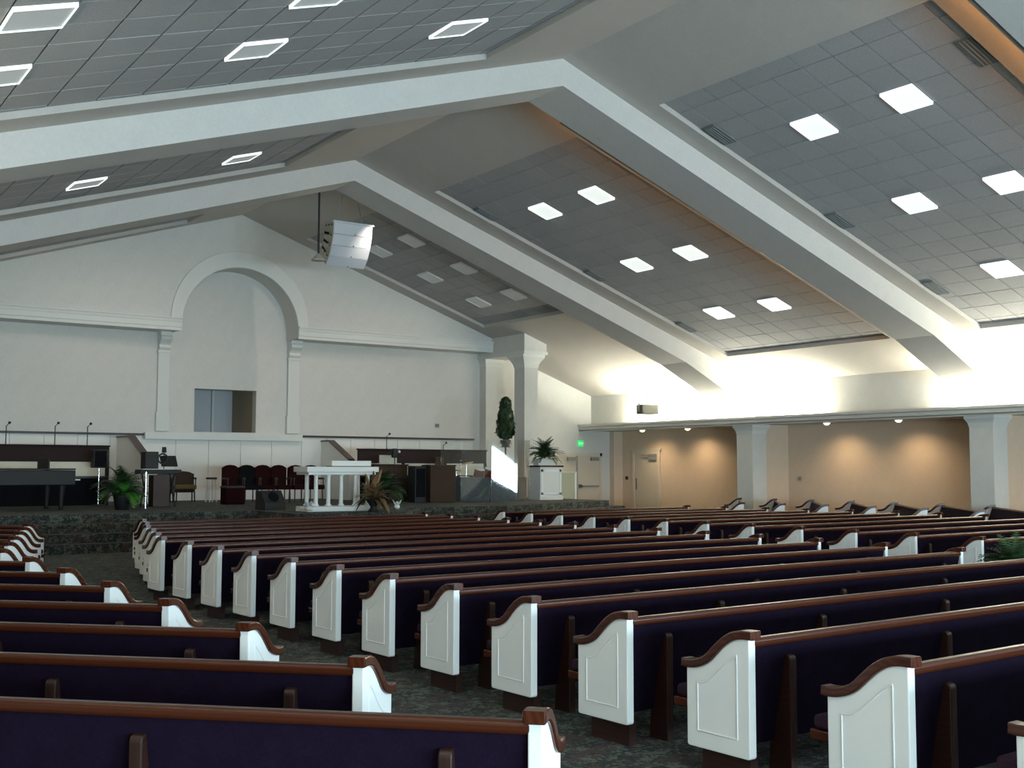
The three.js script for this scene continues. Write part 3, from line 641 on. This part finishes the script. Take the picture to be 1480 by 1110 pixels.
{ // black floor monitor
  const t = thing('floor_monitor', 'black wedge floor monitor at the stage edge before the maroon chairs', 'speaker', [10.35, S, 24.8], .15);
  const g = prismXY([[-.22, 0], [.22, 0], [.22, .16], [.02, .44], [-.22, .44]], -.27, .27, .01); g.rotateY(-Math.PI / 2); mesh('cabinet', g, M.black, t);
  const gr = new THREE.CylinderGeometry(.13, .13, .015, 24); gr.rotateX(Math.PI / 2 - .62); mesh('speaker_cone', at(gr, 0, .30, .13), M.navyDark, t);
}
// row of stage chairs
function stageChair(x, d, seatM, backM, legM, label, group, w = .46, h = 1.04, turn = 0) {
  const t = thing('stage_chair', label, 'chair', [x, S, d], turn, group);
  const bs = prismXY([[-w / 2, 0], [w / 2, 0], [w / 2, .52], [w / 4, .585], [0, .60], [-w / 4, .585], [-w / 2, .52]], -.05, .05, .015);
  mesh('backrest', at(bs, 0, h - .6, -.22), backM, t);
  mesh('seat', at(rb(w, .13, .48, .03, 3), 0, .42, .02), seatM, t);
  for (const [a, b] of [[-1, 1], [1, 1], [-1, -1], [1, -1]]) mesh('leg', rod([a * (w / 2 - .04), 0, b * .2], [a * (w / 2 - .05), .38, b * .18], .018), legM, t);
  for (const s of [-1, 1]) mesh('armrest', merge([at(rb(.05, .05, .42, .012), s * (w / 2 - .02), .66, 0), rod([s * (w / 2 - .02), .42, .18], [s * (w / 2 - .02), .65, .18], .016)]), legM, t);
  return t;
}
for (let i = 0; i < 6; i++) {
  const bl = i === 1;
  stageChair(11.42 + i * .47, 30.0 - (i > 3 ? .1 : 0), bl ? M.navyDark : M.maroon, bl ? M.navyDark : M.maroon, M.mahoganyDark, bl ? 'black high-backed stage chair, the dark one in the maroon row' : `maroon high-backed stage chair, ${ORD[i]} in the row counted from the little stool`, 'maroon stage chairs in a row');
}
stageChair(10.62, 31.6, M.gold, M.brownFab, M.black, 'gold and brown armchair alone against the wainscot', null, .58, .86, -.15);
stageChair(9.95, 31.3, M.brownFab, M.greyFab, M.black, 'grey-backed armchair half behind the keyboard', null, .5, .84, -.5);
{ const t = thing('side_stool', 'small cream-legged stool between gold armchair and maroon chairs', 'stool', [11.25, S, 31.2]);
  mesh('seat', at(cyl(.15, .15, .05, 20), 0, .66, 0), M.oak, t);
  for (let i = 0; i < 4; i++) { const a = i * Math.PI / 2 + .6; mesh('leg', rod([Math.cos(a) * .15, 0, Math.sin(a) * .15], [Math.cos(a) * .11, .64, Math.sin(a) * .11], .018), M.whiteTop, t); } }
{ const t = thing('storage_box', 'dark red box on the stage at the stool end of the maroon chairs', 'box', [11.0, S, 28.9]);
  mesh('body', at(rb(.52, .44, .4, .015), 0, .22, 0), M.maroon, t); mesh('lid', at(rb(.54, .05, .42, .01), 0, .455, 0), M.mahoganyDark, t); }
{ // keyboard on a stand with music desk and chrome pole
  const t = thing('keyboard_stand', 'black keyboard on a stand with music desk beside a chrome pole', 'keyboard', [8.75, S, 28.0], .1);
  mesh('keyboard', at(rb(1.05, .11, .36, .02), 0, .86, 0), M.black, t);
  mesh('keys', at(rb(.92, .012, .14, .003), 0, .92, .09), M.drumHead, t);
  for (const s of [-1, 1]) mesh('stand_leg', merge([rod([s * .35, 0, .22], [s * .35, .8, -.15], .022), rod([s * .35, 0, -.22], [s * .35, .8, .15], .022)]), M.black, t);
  mesh('cabinet', at(rb(.42, .78, .3, .01), .05, .39, -.05), M.mahoganyDark, t);
  const d = mesh('music_desk', at(rb(.42, .3, .02, .005), 0, 0, 0), M.black, t); d.position.set(.28, 1.12, -.05); d.rotation.x = -.5;
  mesh('speaker_box', at(rb(.34, .42, .3, .02), -.22, 1.14, -.02), M.black, t);
  const w = new THREE.TorusGeometry(.12, .02, 8, 28); mesh('ring_stand', at(w, .08, 1.18, .06), M.black, t);
  mesh('desk_lamp', merge([rod([.18, .9, -.1], [.18, 1.35, -.1], .012), at(cyl(.05, .06, .14, 14), .18, 1.4, -.1)]), M.black, t);
}
solo('chrome_pole', at(cyl(.03, .03, .86, 16), 8.18, S + .43, -27.1), M.chrome, 'upright chrome pole beside the keyboard', 'pole');
{ const t = thing('pole_speaker', 'small black speaker on a chrome pole at the end of the choir rail', 'speaker', [7.75, S, 29.6]);
  mesh('pole', at(cyl(.018, .018, .95, 12), 0, .48, 0), M.chrome, t); mesh('cabinet', at(rb(.36, .46, .3, .03), 0, 1.18, 0), M.black, t); mesh('foot', at(cyl(.16, .2, .03, 20), 0, .015, 0), M.black, t);
  mesh('grille', at(rb(.3, .4, .01, .004), 0, 1.18, .153), M.navyDark, t); }
{ // grand piano
  const t = thing('grand_piano', 'black grand piano on the stage before the choir rail', 'piano', [5.55, S, 27.6], .1);
  const o = new THREE.Shape(); o.moveTo(-1.5, -.75); o.lineTo(.9, -.75); o.lineTo(.9, .75); o.lineTo(-.2, .75); o.bezierCurveTo(-.7, .72, -.7, .1, -1.2, .05); o.bezierCurveTo(-1.55, 0, -1.6, -.4, -1.5, -.75);
  const body = new THREE.ExtrudeGeometry(o, { depth: .30, bevelEnabled: true, bevelSize: .015, bevelThickness: .015, bevelSegments: 2, curveSegments: 20 }); body.rotateX(-Math.PI / 2);
  mesh('case', at(body, 0, .58, 0), M.blackGloss, t);
  const lid = new THREE.ExtrudeGeometry(o, { depth: .02, bevelEnabled: true, bevelSize: .02, bevelThickness: .008, bevelSegments: 2, curveSegments: 20 }); lid.rotateX(-Math.PI / 2); mesh('lid', at(lid, 0, .91, 0), M.blackGloss, t);
  for (const [x, z] of [[.7, .5], [.7, -.5], [-1.1, .35]]) mesh('leg', lathe([[0, 0], [.05, 0], [.05, .08], [.045, .1], [.08, .5], [.08, .6], [0, .6]], 14).translate(x, 0, z), M.blackGloss, t);
  mesh('music_desk', at(rb(.04, .24, .75, .01), .45, 1.05, 0), M.blackGloss, t);
  mesh('keyboard', at(rb(.18, .03, 1.3, .006), .98, .68, 0), M.drumHead, t);
  const sh = thing('sheet_music', 'open sheet music lying on the black grand piano', 'sheet music', [5.2, S + .955, 27.5], .4);
  mesh('page', at(rb(.22, .006, .3, .002), -.11, .004, 0), M.speakerTan, sh); mesh('page', at(rb(.22, .006, .3, .002), .11, .004, 0), M.whiteTop, sh);
}
for (const [x, d, sc, br, w] of [[7.5, 26.6, 1.3, 1, 'bright leafy plant beside the black piano'], [8.15, 29.0, 1.5, 0, 'tall dark leafy plant behind the chrome pole']]) {
  const t = thing('stage_plant', `green ${w}`, 'plant', [x, S, d]);
  mesh('pot', lathe([[0, 0], [.15, 0], [.2, .3], [.22, .32], [.2, .34], [0, .32]], 18), M.black, t);
  fronds(t, 48, sc, .34, br ? [M.leafBright, M.leaf[1], M.leaf[0]] : M.leaf, [-.1, 1.4], 'frond', 1.8);
}
// choir rails
for (const [x0, x1, d, w] of [[2.2, 8.12, 30.1, 'behind the black piano'], [15.25, 19.75, 30.1, 'behind the drum shield']]) {
  const t = thing('choir_rail', `dark wooden choir rail with cream panels ${w}`, 'railing', [(x0 + x1) / 2, S, d], 0, 'choir rails');
  const L = x1 - x0, n = Math.round(L / 1.5);
  mesh('top_band', at(rb(L, .39, .06, .01), 0, 1.30, 0), M.railWood, t);
  mesh('top_cap', at(rb(L + .04, .04, .14, .012), 0, 1.51, 0), M.railWood, t);
  mesh('lower_rail', at(rb(L, .06, .07, .01), 0, .71, .01), M.mahoganyDark, t);
  for (let k = 0; k < n; k++) { mesh('panel', bz(-L / 2 + k * L / n + .04, -L / 2 + (k + 1) * L / n - .04, .68, 1.12, -.03, .01), M.cream, t); mesh('base_panel', bz(-L / 2 + k * L / n + .04, -L / 2 + (k + 1) * L / n - .04, 0, .68, -.03, .01), M.navyDark, t); }
  for (let k = 0; k <= n; k++) mesh('post', at(rb(.09, 1.12, .08, .008), -L / 2 + .045 + k * (L - .09) / n, .56, .01), M.railWood, t);
}
// stair stringer walls up to the loft
for (const [x, dA, dB, yA, yB, w] of [[9.1, 31.8, 30.3, 2.52, 1.9, 'at the piano side'], [15.42, 32.4, 31.0, 2.50, 1.9, 'at the drum side']]) {
  const t = thing('stair_wall', `cream stair wall with sloping dark cap ${w}`, 'stair wall', [x, 0, 0]); t.userData.kind = 'structure';
  const p = [[dB, S], [FRONT - .04, S], [FRONT - .04, yA], [dA, yA], [dB, yB]];
  const g = prismXY(p, 0, .12); g.rotateY(Math.PI / 2); mesh('wall_body', g, M.whiteTop, t);
  const th = .045, cap = [[dB - .03, yB], [dA, yA], [FRONT - .05, yA], [FRONT - .05, yA + th], [dA - .02, yA + th], [dB - .03, yB + th]];
  const cg = prismXY(cap, -.03, .17); cg.rotateY(Math.PI / 2); mesh('cap', cg, M.mahogany, t);
}
// microphones on stands in the choir
for (const [x, d, y, w] of [[5.71, 30.5, 2.78, 'first from the wall side, behind the piano'], [6.87, 30.5, 2.80, 'middle of the three behind the piano'], [7.67, 30.5, 2.80, 'closest to the stair wall, behind the piano'], [16.42, 30.5, 2.70, 'behind the rail by the stair wall'], [18.42, 30.5, 2.46, 'behind the rail by the drum shield']]) {
  const t = thing('microphone_stand', `thin dark choir microphone stand, ${w}`, 'microphone stand', [x, S, d], 0, 'choir microphone stands');
  mesh('pole', rod([0, 0, 0], [0, y - S - .06, 0], .012), M.black, t); mesh('base', at(cyl(.12, .14, .025, 20), 0, .012, 0), M.black, t);
  mesh('boom', rod([0, y - S - .08, 0], [.05, y - S, .06], .009), M.black, t); mesh('microphone', at(new THREE.SphereGeometry(.035, 10, 8), .06, y - S + .01, .07), M.black, t);
}
{ // wooden organ console
  const t = thing('organ_console', 'brown wooden organ console behind the white table', 'organ', [15.6, S, 29.0], .1);
  mesh('case', at(rb(1.15, 1.02, .5, .015), 0, .51, 0), M.oak, t); mesh('top', at(rb(1.2, .05, .56, .012), 0, 1.045, 0), M.oak, t);
  mesh('key_desk', at(rb(1.0, .08, .34, .01), 0, .72, .38), M.mahoganyDark, t); mesh('music_desk', at(rb(.6, .26, .03, .006), .1, 1.2, -.05), M.speakerTan, t);
}
{ const t = thing('stage_plant', 'dark green spreading plant before the wooden organ console', 'plant', [14.75, S, 27.6]);
  mesh('pot', lathe([[0, 0], [.15, 0], [.2, .3], [.22, .32], [.2, .34], [0, .32]], 18), M.black, t); fronds(t, 48, 1.55, .34, [M.leaf[0], M.leaf[2], M.leaf[1]], [-.1, 1.3], 'frond', 1.8); }
{ const t = thing('microphone_stand', 'black boom microphone stand above the wooden organ console', 'microphone stand', [15.55, S, 28.4]);
  mesh('pole', rod([0, 0, 0], [0, 1.3, 0], .014), M.black, t); mesh('base', at(cyl(.12, .14, .025, 20), 0, .012, 0), M.black, t);
  mesh('clamp_block', at(rb(.16, .26, .14, .03), 0, 1.38, 0), M.black, t); mesh('microphone', at(new THREE.SphereGeometry(.04, 12, 8), .1, 1.42, .08), M.drumHead, t); mesh('boom', rod([-.25, 1.5, 0], [.3, 1.3, .05], .01), M.black, t); }
{ const t = thing('wood_cabinet', 'tall plain brown wooden cabinet next to the drum shield', 'cabinet', [16.62, S, 27.75], -.1);
  mesh('body', at(rb(.78, 1.02, .55, .012), 0, .51, 0), M.oak, t); mesh('top', at(rb(.82, .035, .59, .008), 0, 1.037, 0), M.mahoganyDark, t); }
{ const t = thing('black_cabinet', 'narrow black speaker cabinet beside the brown wooden cabinet', 'speaker', [16.02, S, 27.95]);
  mesh('cabinet', at(rb(.36, 1.02, .42, .012), 0, .51, 0), M.black, t); mesh('grille', at(rb(.3, .8, .012, .004), 0, .55, .212), M.navyDark, t); }
// drum shield: clear panels standing behind low grey baffles
const SH = [[17.28, 28.75], [17.5, 28.0], [18.22, 27.48], [18.95, 27.2], [19.62, 27.55], [20.0, 28.3]];
{
  const t = thing('drum_shield', 'clear folding acrylic shield around the drum kit', 'drum shield', [0, S, 0]);
  for (let i = 0; i + 1 < SH.length; i++) {
    const [a, b] = [SH[i], SH[i + 1]], L = Math.hypot(b[0] - a[0], b[1] - a[1]);
    const pg = new THREE.BoxGeometry(L - .02, 1.78, .012, 14, 28, 1), wp = pg.attributes.position, warp = [.02, .03, -.02, .03, -.02][i];   // the thin sheets are slightly twisted
    for (let k = 0; k < wp.count; k++) wp.setZ(k, wp.getZ(k) + warp * wp.getX(k) * wp.getY(k) + .01 * warp * Math.sin(wp.getY(k) * 5)); pg.computeVertexNormals();
    const p = mesh('shield_panel', pg, M.acrylic, t); p.position.set((a[0] + b[0]) / 2, .9, -(a[1] + b[1]) / 2); p.rotation.y = Math.atan2((b[1] - a[1]), b[0] - a[0]);
    mesh('hinge', at(cyl(.008, .008, 1.78, 8), a[0], .9, -a[1]), M.acrylic, t);
  }
}
{
  const t = thing('sound_baffle', 'row of low grey padded baffles around the drum kit', 'baffle', [0, S, 0]);
  for (let i = 0; i + 1 < SH.length; i++) {
    const f = p => [p[0] + (p[0] - 18.6) * -.06, p[1] + (28.6 - p[1]) * .10]; const a = f(SH[i]), b = f(SH[i + 1]), L = Math.hypot(b[0] - a[0], b[1] - a[1]);
    const p = mesh('baffle_panel', rb(L - .015, .70, .05, .012, 2), M.greyPanel, t); p.position.set((a[0] + b[0]) / 2, .35, -(a[1] + b[1]) / 2); p.rotation.y = Math.atan2(b[1] - a[1], b[0] - a[0]);
  }
}
{ // drum kit
  const t = thing('drum_kit', 'dark red drum kit with cymbals behind the clear shield', 'drum kit', [18.6, S, 28.5]);
  const drum = (r, h, x, y, z, rx, n) => { const g = new THREE.Group(); const s = new THREE.CylinderGeometry(r, r, h, 28, 1, true); const m = mesh(n, s, M.drumRed, t); m.material.side = THREE.DoubleSide; m.position.set(x, y, z); m.rotation.x = rx;
    for (const k of [-1, 1]) { mesh('drum_head', at(cyl(r * .98, r * .98, .012, 28), 0, k * h / 2, 0), M.drumHead, m); const tr = new THREE.TorusGeometry(r, .012, 6, 28); tr.rotateX(Math.PI / 2); mesh('hoop', at(tr, 0, k * h / 2, 0), M.chrome, m); } };
  drum(.28, .4, 0, .3, 0, Math.PI / 2, 'bass_drum'); drum(.17, .15, -.5, .62, -.25, .1, 'snare_drum'); drum(.15, .24, -.18, .82, .05, .35, 'tom_drum'); drum(.16, .26, .2, .82, .05, .35, 'tom_drum'); drum(.2, .4, .55, .42, -.2, 0, 'floor_tom');
  for (const [x, y, z, r, rz] of [[-.62, 1.1, .05, .22, .25], [.62, 1.2, 0, .25, -.3], [-.75, .88, -.3, .18, 0]]) { mesh('cymbal_stand', rod([x, 0, z], [x, y, z], .012), M.chrome, t); const c = mesh('cymbal', lathe([[0, .03], [.03, .028], [.05, .012], [r, 0], [r, -.003], [.05, .006], [0, .02]], 28), M.brass, t); c.position.set(x, y, z); c.rotation.z = rz; }
}
{ const t = thing('wooden_chair', 'plain brown wooden chair behind the drum shield', 'chair', [17.75, S, 29.3], .4);
  mesh('seat', at(rb(.42, .04, .42, .01), 0, .45, 0), M.oak, t); mesh('backrest', at(rb(.42, .3, .03, .012), 0, 1.15, -.2), M.oak, t);
  for (const [a, b] of [[-1, 1], [1, 1]]) mesh('leg', rod([a * .18, 0, b * .18], [a * .18, .44, b * .18], .018), M.oak, t); for (const a of [-1, 1]) mesh('leg', rod([a * .18, 0, -.2], [a * .18, 1.2, -.2], .018), M.oak, t); }
{ // topiary on a stand
  const t = thing('topiary_tree', 'dark green cone topiary in a basket on a tall stand', 'topiary', [19.75, S, 29.0]);
  mesh('stand', merge([at(cyl(.14, .16, .03, 20), 0, 1.62, 0), rod([0, 0, 0], [0, 1.62, 0], .03), at(cyl(.2, .24, .04, 20), 0, .02, 0)]), M.mahoganyDark, t);
  mesh('basket', lathe([[0, 1.63], [.11, 1.63], [.16, 1.80], [.17, 1.83], [.14, 1.83], [0, 1.8]], 18), M.bark, t);
  mesh('trunk', rod([0, 1.8, 0], [0, 2.0, 0], .016), M.bark, t);
  const lf = new THREE.PlaneGeometry(.085, .17); const parts = [];
  const rad = u => u < .7 ? .235 * Math.sqrt(Math.min(1, u / .12 + .15)) * (1 - .28 * Math.max(0, u - .25) / .45) : .135 * Math.sqrt(Math.max(0, 1 - Math.pow((u - .83) / .17, 2))) + .01;
  for (let i = 0; i < 1300; i++) {
    const u = rnd(), y = 1.92 + u * 1.17, R = rad(u) * (.7 + .62 * rnd() * rnd()), a = rnd() * 6.283;
    const g = lf.clone(); g.rotateX(-1.3 + rnd() * 1.9); g.rotateY(a + (rnd() - .5) * 1.6); g.translate(Math.sin(a) * R, y, Math.cos(a) * R); parts.push(g);
  }
  const prof = []; for (let k = 0; k <= 20; k++) prof.push([k === 0 || k === 20 ? 0 : rad(k / 20) * .7, 1.93 + k / 20 * 1.13]);
  parts.push(lathe(prof, 14));
  const m = mesh('foliage', merge(parts), M.leaf[2], t); m.userData.kind = 'stuff';
  for (let i = 0; i < 14; i++) { const f = mesh('trailing_leaf', LEAF[1], M.leaf[i % 3], t); f.rotation.order = 'YXZ'; f.rotation.set(.1, i * .45, 0); f.position.y = 1.84; f.scale.setScalar(.75); }
}
{ // white cabinet with dark top, planter and fern
  const t = thing('white_cabinet', 'white panelled cabinet with dark top at the stage corner', 'cabinet', [20.82, S, 28.4]);
  mesh('body', at(rb(.82, 1.0, .62, .01), 0, .5, 0), M.whiteTop, t); mesh('top', at(rb(.9, .05, .72, .01), 0, 1.025, 0), M.mahoganyDark, t);
  mesh('base_moulding', at(rb(.88, .12, .68, .012), 0, .06, 0), M.whiteTop, t);
  mesh('panel_frame', merge([bz(-.38, .38, .86, .93, .31, .325), bz(-.38, .38, .16, .22, .31, .325), bz(-.38, -.31, .16, .93, .31, .325), bz(.31, .38, .16, .93, .31, .325)]), M.white, t);
  const p = thing('planter_box', 'pale oblong planter box on the white cabinet', 'planter', [20.8, S + 1.05, 28.4]); mesh('box', at(rb(.68, .2, .3, .012), 0, .1, 0), M.whiteTop, p); mesh('soil', at(rb(.6, .02, .24, .004), 0, .195, 0), M.bark, p);
  const f = thing('fern', 'green fern growing from the planter on the white cabinet', 'fern', [20.8, S + 1.27, 28.4]); fronds(f, 64, 1.35, .0, M.leaf, [.22, 1.45], 'frond', 1.3);
}
{ const t = thing('half_height_cabinet', 'pale green half-height cabinet between white cabinet and exit doors', 'cabinet', [23.85, 0, 31.6]);
  mesh('body', bz(-.42, .42, 0, 1.52, -.3, .3), std(lin(.40, .41, .30), .8), t); mesh('top', at(rb(.9, .05, .66, .01), 0, 1.545, 0), M.cream, t); mesh('corner_trim', bz(.36, .44, 0, 1.52, .29, .315), M.white, t); }
// ── things hanging from the ceiling ──
{ // line array of four white boxes, curved
  const t = thing('line_array_speaker', 'white four-box line array speaker hanging below the ridge', 'speaker', [13.42, 8.12, 26.9], .0);
  let y = 0, z = 0, ang = .10;
  for (let i = 0; i < 4; i++) {
    const h = .30, b = new THREE.Group(); b.name = 'speaker_box'; t.add(b); b.position.set(0, y, z); b.rotation.x = ang;
    mesh('cabinet', at(rb(1.14, h - .004, .55, .006), 0, -h / 2, -.275), M.speakerTan, b);
    mesh('grille', at(rb(1.12, h - .008, .02, .004), 0, -h / 2, .008), M.speakerWhite, b);
    for (const [hx, hz] of [[-.574, -.10], [-.574, -.28], [-.574, -.44]]) { const k = new THREE.SphereGeometry(.022, 8, 6); mesh('bolt', at(k, hx, -.06, hz), M.black, b); }
    mesh('badge', at(new THREE.SphereGeometry(.016, 8, 6), .06, -h + .03, .02), M.black, b);
    y -= h * Math.cos(ang); z -= h * Math.sin(ang); ang += .21;
  }
  mesh('top_bar', at(rb(1.2, .05, .1, .01), 0, .02, .0), M.speakerWhite, t);
  mesh('flying_frame', merge([bz(-.4, .4, .03, .07, -.5, -.45), bz(-.4, -.36, .03, .07, -.5, 0), bz(.36, .4, .03, .07, -.5, 0)]), M.speakerTan, t);
  for (const [x, zz] of [[-.38, -.2], [.38, -.2]]) mesh('cable', rod([x, .05, zz], [x * .6, hc(13.42 + x * .6) - 8.12, zz], .008), M.metalGrey, t);
}
{ const t = thing('hanging_microphone', 'black drop pole with tan round end beside the white line array', 'hanging pole', [12.45, hc(12.45), 26.95]);
  const len = hc(12.45) - 7.2; mesh('pole', at(cyl(.026, .026, len, 10), 0, -len / 2, 0), M.black, t); mesh('end_cone', at(cyl(.03, .17, .16, 20), 0, -len - .04, 0), M.speakerTan, t); mesh('end_plate', at(cyl(.18, .18, .03, 24), 0, -len - .13, 0), M.speakerTan, t); }
{ const x = 24.75, d = 28.1, y = 3.45, t = thing('hanging_speaker', 'grey box speaker hanging on a thin pole before the lit cove', 'speaker', [x, y, d], -.2);
  mesh('cabinet', at(rb(.62, .31, .4, .03), 0, .155, 0), M.speakerGrey, t); mesh('grille', at(rb(.54, .25, .015, .004), 0, .155, .203), M.speakerGrey, t);
  mesh('pole', rod([0, .3, 0], [0, hc(x) - y, 0], .014), M.metalGrey, t); mesh('yoke', merge([bz(-.33, -.31, .1, .36, -.03, .03), bz(.31, .33, .1, .36, -.03, .03), bz(-.33, .33, .34, .36, -.03, .03)]), M.metalGrey, t); }
// fern standing in the middle aisle
{ const p = thing('plant_stand', 'dark wooden plant stand in the middle aisle between the pew blocks', 'plant stand', [12.42, 0, 7.7]);
  mesh('top', at(cyl(.2, .2, .03, 24), 0, .205, 0), M.mahoganyDark, p); for (let i = 0; i < 3; i++) { const a = i * 2.094; mesh('leg', rod([Math.cos(a) * .17, 0, Math.sin(a) * .17], [Math.cos(a) * .12, .2, Math.sin(a) * .12], .02), M.mahoganyDark, p); }
  const f = thing('fern', 'large dark fern standing in the middle aisle between the pew blocks', 'fern', [12.42, .222, 7.7]);
  mesh('pot', lathe([[0, 0], [.13, 0], [.18, .22], [.2, .24], [.18, .25], [0, .23]], 20), M.bark, f); fronds(f, 130, .92, .26, [M.leaf[0], M.leaf[1], M.leaf[1]], [-.1, 1.35], 'frond', 1.4); }
renderer.render(scene, camera);
